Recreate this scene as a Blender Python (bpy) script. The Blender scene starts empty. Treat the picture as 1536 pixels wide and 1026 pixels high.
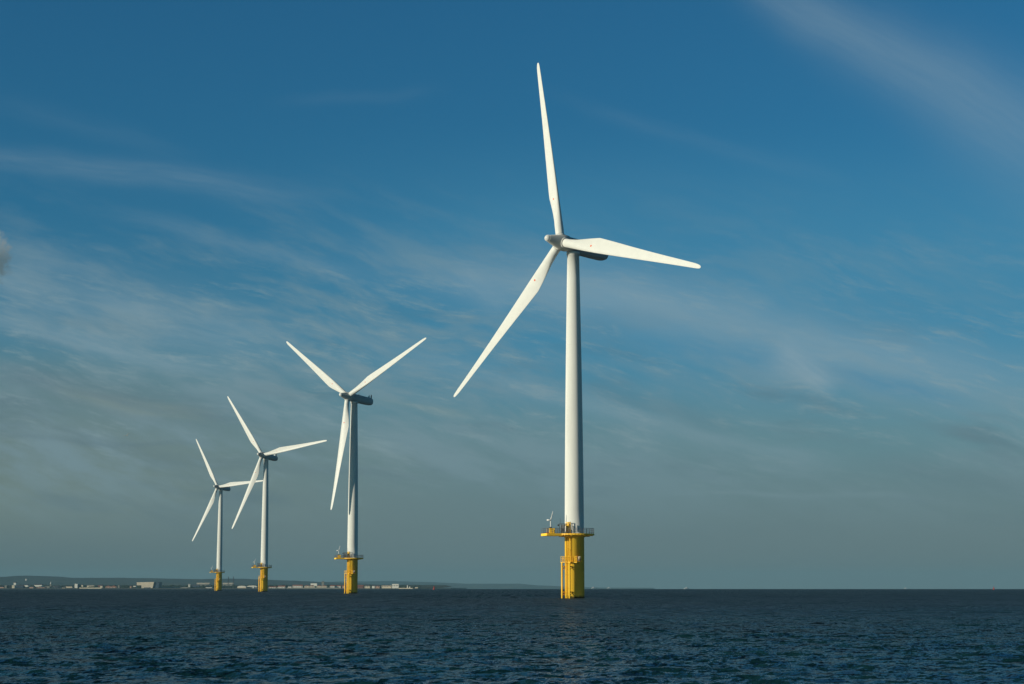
import bpy, bmesh, math, random
import numpy as np
from mathutils import Vector, Matrix

random.seed(7)
R = math.radians
S = bpy.context.scene
COL = S.collection

# ------------------------------------------------------------------ camera
CAM_H = 2.35
F = 2796.0                       # focal length in photo pixels (1536 wide)
PITCH = math.atan((881.2 - 513) / F)
cam_d = bpy.data.cameras.new('camera')
cam_d.sensor_width = 36.0
cam_d.lens = F / 1536 * 36
cam_d.clip_start = 0.5
cam_d.clip_end = 60000
cam = bpy.data.objects.new('camera', cam_d)
COL.objects.link(cam)
cam.location = (0, 0, CAM_H)
cam.rotation_euler = (math.pi / 2 + PITCH, 0, 0)
S.camera = cam


def ray(px, py):
    """direction of a photo pixel as (x/y, z/y)"""
    h, v = (px - 768) / F, (513 - py) / F
    c, s = math.cos(PITCH), math.sin(PITCH)
    d = c - s * v
    return h / d, (s + c * v) / d


# ------------------------------------------------------------------ sun
SUN_EL = R(13.0)
SUN_AZ = R(62.0)                 # how far left of "straight back at the camera"
sun_dir = Vector((-math.sin(SUN_AZ) * math.cos(SUN_EL), -math.cos(SUN_AZ) * math.cos(SUN_EL), math.sin(SUN_EL)))
ld = bpy.data.lights.new('sun', 'SUN')
ld.energy = 5.0
ld.angle = R(0.5)
ld.color = (1.0, 0.93, 0.76)
lo = bpy.data.objects.new('sun', ld)
COL.objects.link(lo)
lo.location = (-200, -100, 200)
lo.rotation_euler = (-sun_dir).to_track_quat('-Z', 'Y').to_euler()

S.view_settings.view_transform = 'Standard'
S.view_settings.look = 'None'
S.view_settings.exposure = 0.0
S.view_settings.gamma = 1.0
S.view_settings.use_curve_mapping = False
S.render.engine = 'CYCLES'
S.cycles.volume_bounces = 0
S.cycles.max_bounces = 6


# ------------------------------------------------------------------ node helper
class V:
    """a float socket with arithmetic"""
    nt = None

    def __init__(s, sock): s.s = sock

    @staticmethod
    def op(o, *a, clamp=False):
        n = V.nt.nodes.new('ShaderNodeMath'); n.operation = o; n.use_clamp = clamp
        for i, x in enumerate(a):
            if isinstance(x, V): V.nt.links.new(x.s, n.inputs[i])
            else: n.inputs[i].default_value = x
        return V(n.outputs[0])

    def __add__(s, o): return V.op('ADD', s, o)
    __radd__ = __add__
    def __sub__(s, o): return V.op('SUBTRACT', s, o)
    def __rsub__(s, o): return V.op('SUBTRACT', o, s)
    def __mul__(s, o): return V.op('MULTIPLY', s, o)
    __rmul__ = __mul__
    def __truediv__(s, o): return V.op('DIVIDE', s, o)
    def clamp(s): return V.op('ADD', s, 0.0, clamp=True)


def smooth(x, a, b):
    n = V.nt.nodes.new('ShaderNodeMapRange'); n.interpolation_type = 'SMOOTHSTEP'
    V.nt.links.new(x.s, n.inputs[0])
    n.inputs[1].default_value = a; n.inputs[2].default_value = b
    return V(n.outputs[0])


def comb(x, y, z):
    n = V.nt.nodes.new('ShaderNodeCombineXYZ')
    for i, q in enumerate((x, y, z)):
        if isinstance(q, V): V.nt.links.new(q.s, n.inputs[i])
        else: n.inputs[i].default_value = q
    return n.outputs[0]


def noise(vec, scale, detail=4, rough=0.5, dist=0.0, color=False):
    n = V.nt.nodes.new('ShaderNodeTexNoise')
    V.nt.links.new(vec, n.inputs['Vector'])
    n.inputs['Scale'].default_value = scale; n.inputs['Detail'].default_value = detail
    n.inputs['Roughness'].default_value = rough; n.inputs['Distortion'].default_value = dist
    return n.outputs['Color'] if color else V(n.outputs['Fac'])


def mixc(fac, a, b, mode='MIX'):
    n = V.nt.nodes.new('ShaderNodeMix'); n.data_type = 'RGBA'; n.blend_type = mode
    if isinstance(fac, V): V.nt.links.new(fac.s, n.inputs[0])
    else: n.inputs[0].default_value = fac
    for i, x in ((6, a), (7, b)):
        if isinstance(x, (tuple, list)): n.inputs[i].default_value = (*x, 1)
        else: V.nt.links.new(x, n.inputs[i])
    return n.outputs[2]


# ------------------------------------------------------------------ world: Nishita sky with high thin cloud
world = bpy.data.worlds.new("World")
S.world = world
world.use_nodes = True
nt = world.node_tree
V.nt = nt
nt.nodes.clear()
out = nt.nodes.new('ShaderNodeOutputWorld')
bg = nt.nodes.new('ShaderNodeBackground')
BG = 0.07
bg.inputs['Strength'].default_value = BG
nt.links.new(bg.outputs[0], out.inputs[0])
sky = nt.nodes.new('ShaderNodeTexSky')
sky.sky_type = 'NISHITA'
sky.sun_disc = False
sky.sun_elevation = SUN_EL
sky.sun_rotation = math.atan2(sun_dir.x, sun_dir.y)
sky.altitude = 0
sky.air_density = 1.0
sky.dust_density = 0.6
sky.ozone_density = 3.0
tc = nt.nodes.new('ShaderNodeTexCoord')
sep = nt.nodes.new('ShaderNodeSeparateXYZ')
nt.links.new(tc.outputs['Generated'], sep.inputs[0])
dx, dy, dz = V(sep.outputs[0]), V(sep.outputs[1]), V(sep.outputs[2])
yy = V.op('MAXIMUM', dy, 0.04)
front = smooth(dy, 0.05, 0.5)
u, w = dx / yy, dz / yy                     # tangent coordinates of the northern sky
el = V.op('MAXIMUM', dz, 0.0)
# cloud-plane coordinates: high thin cloud seen in perspective
cp = comb(dx / (el + 0.10), dy / (el + 0.10), 0.0)
uw = comb(u, w, 0.0)
n_w1 = noise(uw, 9.0, 3, 0.5)
n_w2 = noise(comb(u * 1.0, w, 3.7), 9.0, 3, 0.5)
uu = u + (n_w1 - 0.5) * 0.030
ww = w + (n_w2 - 0.5) * 0.022


def W_(c):                                  # a wanted sky radiance as a colour before the background strength
    return tuple(x / BG for x in c)


def fibre(ang, seed, scale=26.0, stretch=9.0, rough=0.6):
    ca, sa = math.cos(ang), math.sin(ang)
    a = uu * ca + ww * sa
    b = ww * ca - uu * sa
    return noise(comb(a, b * stretch, seed), scale, 5, rough)


def streak(p0, p1, w0, amt, seed, w1=None, tail=0.25, fib=0.55):
    """soft band of cirrus between two directions of the sky"""
    A, B = ray(*p0), ray(*p1)
    L = math.hypot(B[0] - A[0], B[1] - A[1]); tx, ty = (B[0] - A[0]) / L, (B[1] - A[1]) / L
    w0 = w0 / F; w1 = (w1 / F) if w1 else w0
    t = ((uu - A[0]) * tx + (ww - A[1]) * ty) / L
    d = (ww - A[1]) * tx - (uu - A[0]) * ty
    wd = w0 + V.op('MINIMUM', V.op('MAXIMUM', t, 0.0), 1.0) * (w1 - w0)
    q = d / wd
    m = V.op('EXPONENT', V.op('MULTIPLY', q * q, -1.0))
    m = m * smooth(t, -tail, tail) * (1.0 - smooth(t, 1 - tail, 1 + tail))
    f = fibre(math.atan2(ty, tx), seed)
    return m * ((1 - fib) + fib * smooth(f, 0.25, 0.72)) * amt


col = mixc(1.0, sky.outputs[0], (0.25, 0.88, 1.12), 'MULTIPLY')
# deeper blue overhead
over = 1.0 - 0.68 * smooth(dz, 0.36, 0.75)
col = mixc(1.0, col, comb(over, over, over), 'MULTIPLY')
# general grey-green veil thickening towards the horizon
patch = noise(cp, 0.55, 5, 0.55, 0.6)
veil = (1.0 - smooth(w, 0.055, 0.16)) * 0.84
veil = veil + (patch - 0.5) * 0.55 * smooth(w, 0.02, 0.08) * (1.0 - smooth(w, 0.14, 0.26))
veilL = (1.0 - smooth(u, -0.25, 0.0)) * (1.0 - smooth(w, 0.09, 0.20)) * 0.25
col = mixc((veil + veilL).clamp(), col, W_((0.150, 0.245, 0.275)))
low = (1.0 - smooth(w, 0.0, 0.10))
col = mixc(low * 0.85, col, W_((0.136, 0.188, 0.196)))
lfar = 1.0 - smooth(u, -0.30, 0.02)
col = mixc(lfar * smooth(w, 0.01, 0.05) * (1.0 - smooth(w, 0.06, 0.10)) * 0.70, col, W_((0.162, 0.222, 0.192)))
col = mixc(lfar * (1.0 - smooth(w, -0.02, 0.05)) * 0.80, col, W_((0.088, 0.132, 0.130)))
col = mixc(lfar * smooth(w, 0.045, 0.075) * (1.0 - smooth(w, 0.10, 0.135)) * 0.50, col, W_((0.138, 0.208, 0.212)))
rmid = smooth(u, -0.20, 0.04) * smooth(w, 0.08, 0.13) * (1.0 - smooth(w, 0.16, 0.26))
col = mixc(rmid * 0.55, col, W_((0.066, 0.245, 0.390)))
# thin cloud sheet with soft fibres running down to the right
sheet = fibre(R(-12), 50.0, 7.0, 3.2, 0.58) * 0.6 + fibre(R(-20), 57.0, 22.0, 4.0, 0.6) * 0.4
leftw = 1.0 - 0.45 * smooth(u, -0.12, 0.12)
sm = smooth(sheet, 0.44, 0.62) * smooth(w, 0.02, 0.07) * (1.0 - smooth(w, 0.12, 0.24)) * leftw * 0.72
col = mixc((sm * front).clamp(), col, W_((0.185, 0.285, 0.33)))
sd = smooth(fibre(R(-8), 63.0, 9.0, 4.2, 0.55), 0.5, 0.72) * smooth(w, 0.015, 0.05) * (1.0 - smooth(w, 0.11, 0.17)) * 0.50
col = mixc((sd * front).clamp(), col, W_((0.098, 0.165, 0.20)))
# ripples of thin cloud
rip = noise(comb(uu * 1.0 + ww * 0.8, ww * 4.0 + uu * 0.7, 1.3), 34.0, 8, 0.70, 0.0)
ripm = smooth(rip, 0.50, 0.74) * smooth(w, 0.035, 0.09) * (1.0 - smooth(w, 0.13, 0.21)) * 0.60
col = mixc((ripm * front).clamp(), col, W_((0.23, 0.33, 0.36)))
# single bands and wisps
pale = W_((0.25, 0.36, 0.42))
bands = [
    ((1120, -40), (1620, 250), 38, 0.34, 1.1, 84),
    ((-60, 225), (430, 300), 18, 0.22, 2.2, 22),
    ((200, 335), (540, 418), 12, 0.19, 3.3, 13),
    ((0, 150), (260, 235), 18, 0.05, 3.9, 16),
    ((660, 405), (1580, 590), 34, 0.50, 4.4, 62),
    ((820, 395), (1300, 545), 40, 0.22, 5.5, 45),
    ((-40, 410), (420, 520), 58, 0.40, 6.6, 46),
    ((1160, 528), (1240, 580), 26, 1.0, 7.7, 15),
    ((-40, 468), (330, 560), 20, 0.46, 8.8, 13),
    ((560, 520), (960, 640), 22, 0.26, 9.9, 14),
    ((860, 605), (1240, 690), 14, 0.22, 10.5, 9),
    ((440, 160), (640, 140), 10, 0.05, 11.5, 10),
    ((860, 150), (1240, 270), 12, 0.06, 12.5, 16),
    ((1020, 733), (1400, 755), 4, 0.16, 13.5, 5),
    ((690, 400), (760, 470), 22, 0.30, 14.5, 26),
]
for b in bands:
    m = streak(b[0], b[1], b[2], b[3], b[4], b[5], fib=0.2 if b[4] in (1.1, 4.4) else 0.5)
    col = mixc((m * front).clamp(), col, pale)
warm = W_((0.220, 0.288, 0.258))
for b in [((90, 588), (310, 628), 11, 0.62, 21.5, 15), ((330, 640), (620, 690), 14, 0.16, 22.5, 10), ((560, 600), (700, 625), 8, 0.22, 23.5, 8)]:
    col = mixc((streak(*b) * front).clamp(), col, warm)
# darker slate bellies low on the left
slate = W_((0.10, 0.165, 0.205))
for b in [((-20, 560), (380, 640), 20, 0.50, 31.5, 22), ((240, 690), (620, 720), 9, 0.30, 32.5, 8), ((0, 655), (300, 668), 4, 0.34, 33.5, 4), ((880, 590), (1100, 640), 14, 0.25, 34.5, 16), ((1300, 700), (1560, 740), 22, 0.20, 35.5, 20)]:
    col = mixc((streak(*b) * front).clamp(), col, slate)
# clear blue gaps on the right
gap = W_((0.062, 0.235, 0.375))
for b in [((1120, 470), (1620, 420), 46, 0.55, 41.5, 60), ((960, 515), (1180, 540), 14, 0.55, 42.5, 20), ((1245, 562), (1420, 595), 14, 0.65, 43.5, 14), ((620, 345), (900, 300), 30, 0.15, 44.5, 40)]:
    col = mixc((streak(*b, tail=0.4, fib=0.3) * front).clamp(), col, gap)
# small cumulus at the left edge
cu = ray(5, 386)
cx, cy = (uu - cu[0]) * (F / 25), (ww - cu[1]) * (F / 33)
cn = noise(uw, 170.0, 5, 0.6)
cm = smooth(cx * cx + cy * cy + (cn - 0.5) * 3.2, 1.5, 0.0)
ccol = mixc(smooth(w, ray(0, 392)[1], ray(0, 358)[1]), W_((0.100, 0.150, 0.168)), W_((0.26, 0.29, 0.28)))
col = mixc((cm * front * 0.85).clamp(), col, ccol)
nt.links.new(col, bg.inputs['Color'])


# ------------------------------------------------------------------ materials
def mat(name, base, rough=0.5, spec=0.4, var=0.0, scale=1.0, stretch=1.0, dark=None, metallic=0.0, bump=0.0):
    m = bpy.data.materials.new(name); m.use_nodes = True
    V.nt = m.node_tree
    b = m.node_tree.nodes['Principled BSDF']
    b.inputs['Roughness'].default_value = rough
    b.inputs['Specular IOR Level'].default_value = spec
    b.inputs['Metallic'].default_value = metallic
    b.inputs['Diffuse Roughness'].default_value = 0.6
    t = m.node_tree.nodes.new('ShaderNodeTexCoord')
    mp = m.node_tree.nodes.new('ShaderNodeMapping')
    mp.inputs['Scale'].default_value = (1, 1, 1 / stretch)
    m.node_tree.links.new(t.outputs['Object'], mp.inputs[0])
    n = noise(mp.outputs[0], scale, 5, 0.6)
    d = dark if dark else tuple(c * (1 - var) for c in base)
    c = mixc(smooth(n, 0.35, 0.75), base, d)
    m.node_tree.links.new(c, b.inputs['Base Color'])
    if bump:
        bp = m.node_tree.nodes.new('ShaderNodeBump'); bp.inputs['Strength'].default_value = bump
        m.node_tree.links.new(n.s, bp.inputs['Height']); m.node_tree.links.new(bp.outputs[0], b.inputs['Normal'])
    return m


M = {}
M['tower'] = mat('tower_paint', (0.72, 0.715, 0.655), 0.6, 0.15, 0.10, 0.5, 10)
M['blade'] = mat('blade_gelcoat', (0.72, 0.715, 0.66), 0.45, 0.3, 0.05, 0.6)
M['nacelle'] = mat('nacelle_paint', (0.42, 0.43, 0.42), 0.45, 0.35, 0.08, 0.8)
M['spinner'] = mat('spinner_paint', (0.50, 0.50, 0.46), 0.45, 0.35, 0.08, 0.8)
M['nose'] = mat('nose_paint', (0.66, 0.655, 0.61), 0.4, 0.4, 0.03)
M['joint'] = mat('joint_seal', (0.05, 0.05, 0.045), 0.7, 0.2)
M['yellow'] = mat('yellow_paint', (0.98, 0.62, 0.05), 0.5, 0.2, 0.12, 0.6, 6, dark=(0.84, 0.49, 0.03))
M['marker'] = mat('red_marker', (0.75, 0.13, 0.03), 0.5)
M['galv'] = mat('galvanised_steel', (0.13, 0.135, 0.135), 0.5, 0.4, 0.2, 3)
M['cabinet'] = mat('grey_cabinet', (0.30, 0.31, 0.29), 0.6, 0.3, 0.1, 2)
M['dark'] = mat('dark_steel', (0.05, 0.045, 0.04), 0.6, 0.3)
M['white'] = mat('white_paint', (0.70, 0.70, 0.66), 0.5, 0.3, 0.05)
M['blue'] = mat('blue_paint', (0.03, 0.09, 0.30), 0.5, 0.3)
M['red'] = mat('red_paint', (0.36, 0.04, 0.03), 0.5, 0.3)
M['weed'] = mat('splash_zone_growth', (0.06, 0.055, 0.015), 0.7, 0.3, 0.4, 2)

# pile: yellow paint with weathering, rust runs and growth at the waterline
m = bpy.data.materials.new('pile_paint'); m.use_nodes = True; V.nt = m.node_tree
b = m.node_tree.nodes['Principled BSDF']; b.inputs['Roughness'].default_value = 0.48; b.inputs['Specular IOR Level'].default_value = 0.3
t = m.node_tree.nodes.new('ShaderNodeTexCoord')
s3 = m.node_tree.nodes.new('ShaderNodeSeparateXYZ'); m.node_tree.links.new(t.outputs['Object'], s3.inputs[0])
X, Y, Z = (V(s3.outputs[i]) for i in range(3))
run = noise(comb(X * 3.0, Y * 3.0, Z * 0.25), 1.5, 4, 0.6)
c = mixc(smooth(run, 0.5, 0.8) * 0.5, (0.98, 0.62, 0.05), (0.80, 0.46, 0.04))
edge = noise(comb(X * 1.0, Y, Z * 0.5), 2.5, 4, 0.6)
c = mixc(1.0 - smooth(Z + (edge - 0.5) * 0.8, 0.15, 0.75), c, (0.07, 0.055, 0.012))
m.node_tree.links.new(c, b.inputs['Base Color'])
M['pile'] = m


# ------------------------------------------------------------------ mesh helpers
def tag(o, label=None, cat=None, group=None, kind=None):
    if label: o['label'] = label
    if cat: o['category'] = cat
    if group: o['group'] = group
    if kind: o['kind'] = kind
    return o


def empty(name, loc, rz=0.0):
    o = bpy.data.objects.new(name, None); COL.objects.link(o)
    o.location = loc; o.rotation_euler = (0, 0, rz); o.empty_display_size = 1
    return o


class MB:
    def __init__(s): s.b = bmesh.new()

    def box(s, c, size, rz=0.0, taper=1.0):
        sx, sy, sz = (q / 2 for q in size)
        cr, sr = math.cos(rz), math.sin(rz); vs = []
        for z, k in ((-sz, 1.0), (sz, taper)):
            for x, y in ((-sx, -sy), (sx, -sy), (sx, sy), (-sx, sy)):
                x *= k; y *= k
                vs.append(s.b.verts.new((c[0] + x * cr - y * sr, c[1] + x * sr + y * cr, c[2] + z)))
        for f in ((3, 2, 1, 0), (4, 5, 6, 7), (0, 1, 5, 4), (1, 2, 6, 5), (2, 3, 7, 6), (3, 0, 4, 7)):
            s.b.faces.new([vs[i] for i in f])
        return s

    def tube(s, a, b, r, n=8, r2=None):
        a, b = Vector(a), Vector(b); d = (b - a).normalized()
        p = d.cross(Vector((0, 0, 1)) if abs(d.z) < 0.9 else Vector((1, 0, 0))).normalized(); q = d.cross(p)
        r2 = r if r2 is None else r2
        ra = [s.b.verts.new(a + (p * math.cos(2 * math.pi * i / n) + q * math.sin(2 * math.pi * i / n)) * r) for i in range(n)]
        rb = [s.b.verts.new(b + (p * math.cos(2 * math.pi * i / n) + q * math.sin(2 * math.pi * i / n)) * r2) for i in range(n)]
        for i in range(n):
            j = (i + 1) % n
            s.b.faces.new((ra[i], ra[j], rb[j], rb[i])).smooth = True
        s.b.faces.new(ra[::-1]); s.b.faces.new(rb)
        return s

    def lathe(s, prof, n=64, axis='z', cap=True):
        """prof = [(radius, height)]; axis 'z' up, '-y' = height towards -y"""
        rings = []
        for r, h in prof:
            ring = []
            for i in range(n):
                a = 2 * math.pi * i / n
                p = (r * math.cos(a), r * math.sin(a), h) if axis == 'z' else (r * math.cos(a), -h, r * math.sin(a))
                ring.append(s.b.verts.new(p))
            rings.append(ring)
        for k in range(len(rings) - 1):
            for i in range(n):
                j = (i + 1) % n
                s.b.faces.new((rings[k][i], rings[k][j], rings[k + 1][j], rings[k + 1][i])).smooth = True
        if cap:
            s.b.faces.new(rings[0][::-1]); s.b.faces.new(rings[-1])
        return s

    def prism(s, pts, z0, z1):
        lo_ = [s.b.verts.new((x, y, z0)) for x, y in pts]; hi = [s.b.verts.new((x, y, z1)) for x, y in pts]
        n = len(pts)
        for i in range(n):
            j = (i + 1) % n
            s.b.faces.new((lo_[i], lo_[j], hi[j], hi[i]))
        s.b.faces.new(lo_[::-1]); s.b.faces.new(hi)
        return s

    def xprism(s, pts, y0, y1):
        """profile in x,z extruded along y"""
        a = [s.b.verts.new((x, y0, z)) for x, z in pts]; c_ = [s.b.verts.new((x, y1, z)) for x, z in pts]
        n = len(pts)
        for i in range(n):
            j = (i + 1) % n
            s.b.faces.new((a[i], a[j], c_[j], c_[i]))
        s.b.faces.new(a[::-1]); s.b.faces.new(c_)
        return s

    def build(s, name, material, parent=None, autosmooth=False):
        bmesh.ops.recalc_face_normals(s.b, faces=s.b.faces)
        me = bpy.data.meshes.new(name); s.b.to_mesh(me); s.b.free()
        me.materials.append(material)
        o = bpy.data.objects.new(name, me); COL.objects.link(o)
        if parent: o.parent = parent
        return o


# ------------------------------------------------------------------ sea
def build_sea():
    rng = np.random.RandomState(11)
    r = [3.0]
    while r[-1] < 30: r.append(r[-1] * 1.06)
    while r[-1] < 260: r.append(r[-1] * 1.0030)
    while r[-1] < 1200: r.append(r[-1] * 1.006)
    while r[-1] < 15000: r.append(r[-1] * 1.03)
    r = np.array(r)
    fine = np.arange(-20, 20.001, 0.085)
    coarse = np.arange(27, 333.1, 4.0)
    az = np.radians(np.concatenate([fine, coarse]))
    nr, na = len(r), len(az)
    RR, AA = np.meshgrid(r, az, indexing='ij')
    X = RR * np.sin(AA); Y = RR * np.cos(AA)
    spacing = np.maximum(np.gradient(r)[:, None], RR * 0.0017)
    dX = np.zeros_like(X); dY = np.zeros_like(X); Z = np.zeros_like(X)
    wind = math.radians(36)                       # travel direction, from +y towards +x
    lams = np.exp(np.linspace(math.log(0.30), math.log(4.2), 90))
    for i, lam in enumerate(lams):
        spread = rng.normal(0, 0.50)
        a = wind + spread
        kx, ky = math.sin(a), math.cos(a); k = 2 * math.pi / lam
        slope = 0.028 * min(1.0, (1.3 / lam) ** 1.0) * (0.65 + 0.7 * rng.rand())
        amp = slope / k
        ph = rng.rand() * 6.283
        wgt = np.clip((lam / spacing - 2.5) / 3.0, 0, 1)
        th = k * (X * kx + Y * ky) + ph
        Z += wgt * amp * np.sin(th)
        q = 1.15
        dX += wgt * q * amp * kx * np.cos(th); dY += wgt * q * amp * ky * np.cos(th)
    mod = 0.75 + 0.5 * (np.sin(X * .031 + 1.3 * np.sin(Y * .017)) * np.sin(Y * .023 + 1.1 * np.sin(X * .019)))
    Z *= mod
    Xd, Yd = X + dX * mod, Y + dY * mod
    Z = Z - (X ** 2 + Y ** 2) / 1.48e7            # the curve of the earth puts the horizon about five kilometres out
    verts = np.stack([Xd, Yd, Z], -1).reshape(-1, 3)
    nv = len(verts)
    verts = np.vstack([verts, [[0, 0, 0]]])
    i = np.arange(nr - 1)[:, None]; j = np.arange(na)[None, :]; j2 = (j + 1) % na
    quads = np.stack([i * na + j + 0 * i, (i + 1) * na + j, (i + 1) * na + j2, i * na + j2], -1).reshape(-1, 4)
    tris = np.stack([np.full(na, nv), np.arange(na), (np.arange(na) + 1) % na], -1)
    me = bpy.data.meshes.new('sea')
    me.vertices.add(len(verts)); me.vertices.foreach_set('co', verts.astype(np.float32).ravel())
    nl = quads.size + tris.size
    me.loops.add(nl); me.loops.foreach_set('vertex_index', np.concatenate([quads.ravel(), tris.ravel()]).astype(np.int32))
    npoly = len(quads) + len(tris)
    me.polygons.add(npoly)
    ls = np.concatenate([np.arange(len(quads)) * 4, quads.size + np.arange(len(tris)) * 3])
    me.polygons.foreach_set('loop_start', ls.astype(np.int32))
    me.polygons.foreach_set('use_smooth', np.ones(npoly, bool))
    me.update(calc_edges=True); me.validate()
    if me.polygons[5].normal.z < 0: me.flip_normals()
    o = bpy.data.objects.new('sea', me); COL.objects.link(o)
    tag(o, kind='structure')
    m = bpy.data.materials.new('sea_water'); m.use_nodes = True; V.nt = m.node_tree
    b = m.node_tree.nodes['Principled BSDF']
    b.inputs['IOR'].default_value = 1.333
    b.inputs['Specular IOR Level'].default_value = 0.27
    g = m.node_tree.nodes.new('ShaderNodeNewGeometry')
    pos = g.outputs['Position']
    sp = m.node_tree.nodes.new('ShaderNodeSeparateXYZ'); m.node_tree.links.new(pos, sp.inputs[0])
    px_, py_ = V(sp.outputs[0]), V(sp.outputs[1])
    flat = comb(px_, py_, 0.0)
    gust = noise(comb(px_ * 0.6, py_ * 0.25, 0.0), 0.05, 4, 0.6)
    sx = V(None); acc = None
    for sc, am in ((15.0, 0.20), (5.0, 0.32), (1.7, 0.32), (0.55, 0.26), (0.16, 0.16)):
        nc = noise(flat, sc, 2, 0.5, 0.0, color=True)
        vm = m.node_tree.nodes.new('ShaderNodeVectorMath'); vm.operation = 'SUBTRACT'
        m.node_tree.links.new(nc, vm.inputs[0]); vm.inputs[1].default_value = (0.5, 0.5, 0.5)
        vs = m.node_tree.nodes.new('ShaderNodeVectorMath'); vs.operation = 'MULTIPLY'
        m.node_tree.links.new(vm.outputs[0], vs.inputs[0]); vs.inputs[1].default_value = (am * SEA_SLOPE, am * SEA_SLOPE, 0)
        if acc is None: acc = vs.outputs[0]
        else:
            va = m.node_tree.nodes.new('ShaderNodeVectorMath'); va.operation = 'ADD'
            m.node_tree.links.new(acc, va.inputs[0]); m.node_tree.links.new(vs.outputs[0], va.inputs[1]); acc = va.outputs[0]
    sc_ = m.node_tree.nodes.new('ShaderNodeVectorMath'); sc_.operation = 'SCALE'
    m.node_tree.links.new(acc, sc_.inputs[0]); 
    dist = V.op('SQRT', px_ * px_ + py_ * py_)
    lod = 1.0 + 1.9 * smooth(dist, 15.0, 140.0)       # the modelled waves thin out with distance; the normal detail takes over
    crest = noise(comb(px_ * 0.9, py_ * 0.16, 0.0), 0.7, 4, 0.65)
    crest2 = noise(comb(px_ * 0.25, py_ * 0.04, 4.0), 0.7, 4, 0.65)
    far_ = smooth(dist, 70.0, 300.0)
    tex = (smooth(crest, 0.3, 0.7) + smooth(crest2, 0.3, 0.7) - 1.0) * 1.1 * far_
    m.node_tree.links.new(((0.55 + gust * 0.9) * (lod + tex)).s, sc_.inputs['Scale'])
    crest4 = noise(comb(px_ * 1.3, py_ * 0.024, 2.0), 0.7, 4, 0.65)
    crest5 = noise(comb(px_ * 4.5, py_ * 0.85, 5.0), 0.8, 4, 0.65)
    crest6 = noise(comb(px_ * 0.65, py_ * 0.007, 7.0), 0.7, 4, 0.7)
    crest3 = noise(comb(px_ * 0.06, py_ * 0.008, 9.0), 0.7, 4, 0.65)
    yo = ((crest - 0.5) * 1.1 + (crest2 - 0.5) * 0.9 + (crest3 - 0.5) * 0.7) * -0.6 * smooth(dist, 50.0, 260.0) + (crest4 - 0.5) * -2.6 * smooth(dist, 90.0, 350.0) + (crest6 - 0.5) * -6.5 * smooth(dist, 220.0, 600.0) + (crest5 - 0.5) * -1.5 * smooth(dist, 22.0, 60.0) - 0.11 * smooth(dist, 45.0, 250.0)
    vo = m.node_tree.nodes.new('ShaderNodeVectorMath'); vo.operation = 'ADD'
    m.node_tree.links.new(sc_.outputs[0], vo.inputs[0]); m.node_tree.links.new(comb(0.0, yo, 0.0), vo.inputs[1])
    va = m.node_tree.nodes.new('ShaderNodeVectorMath'); va.operation = 'ADD'
    m.node_tree.links.new(vo.outputs[0], va.inputs[0]); m.node_tree.links.new(g.outputs['Normal'], va.inputs[1])
    nn = m.node_tree.nodes.new('ShaderNodeVectorMath'); nn.operation = 'NORMALIZE'
    m.node_tree.links.new(va.outputs[0], nn.inputs[0])
    m.node_tree.links.new(nn.outputs[0], b.inputs['Normal'])
    m.node_tree.links.new((0.14 + 0.20 * smooth(dist, 40.0, 300.0)).s, b.inputs['Roughness'])
    m.node_tree.links.new(mixc(smooth(noise(flat, 0.02, 4, 0.6), 0.3, 0.7), (0.003, 0.019, 0.024), (0.005, 0.027, 0.033)), b.inputs['Base Color'])
    # a rough sea never mirrors fully at a grazing angle: cap the reflectance instead of letting it run to one
    N_ = m.node_tree.nodes; L_ = m.node_tree.links
    fr = N_.new('ShaderNodeFresnel'); fr.inputs['IOR'].default_value = 1.333; L_.new(nn.outputs[0], fr.inputs['Normal'])
    cap = 0.44 - 0.13 * smooth(dist, 40.0, 320.0)
    ruff = (crest4 - 0.5) * 1.6 + (crest6 - 0.5) * 3.2 * smooth(dist, 150.0, 500.0) + (crest2 - 0.5) * 1.2
    cap = cap * V.op('MAXIMUM', 1.0 + ruff * smooth(dist, 50.0, 200.0), 0.3)
    fac = V.op('SMOOTH_MIN', V(fr.outputs[0]), cap, 0.12)
    df = N_.new('ShaderNodeBsdfDiffuse'); L_.new(b.inputs['Base Color'].links[0].from_socket, df.inputs['Color']); L_.new(nn.outputs[0], df.inputs['Normal'])
    gl = N_.new('ShaderNodeBsdfGlossy'); gl.inputs['Color'].default_value = (1, 1, 1, 1)
    L_.new(b.inputs['Roughness'].links[0].from_socket, gl.inputs['Roughness']); L_.new(nn.outputs[0], gl.inputs['Normal'])
    mx = N_.new('ShaderNodeMixShader'); L_.new(fac.s, mx.inputs[0]); L_.new(df.outputs[0], mx.inputs[1]); L_.new(gl.outputs[0], mx.inputs[2])
    mo = [q for q in N_ if q.type == 'OUTPUT_MATERIAL'][0]; L_.new(mx.outputs[0], mo.inputs['Surface'])
    N_.remove(b)
    me.materials.append(m)
    return o


SEA_SLOPE = 4.0
build_sea()


# ------------------------------------------------------------------ wind turbine
HUB = 78.8
OVER = 3.76
RB = 46.5


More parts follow.
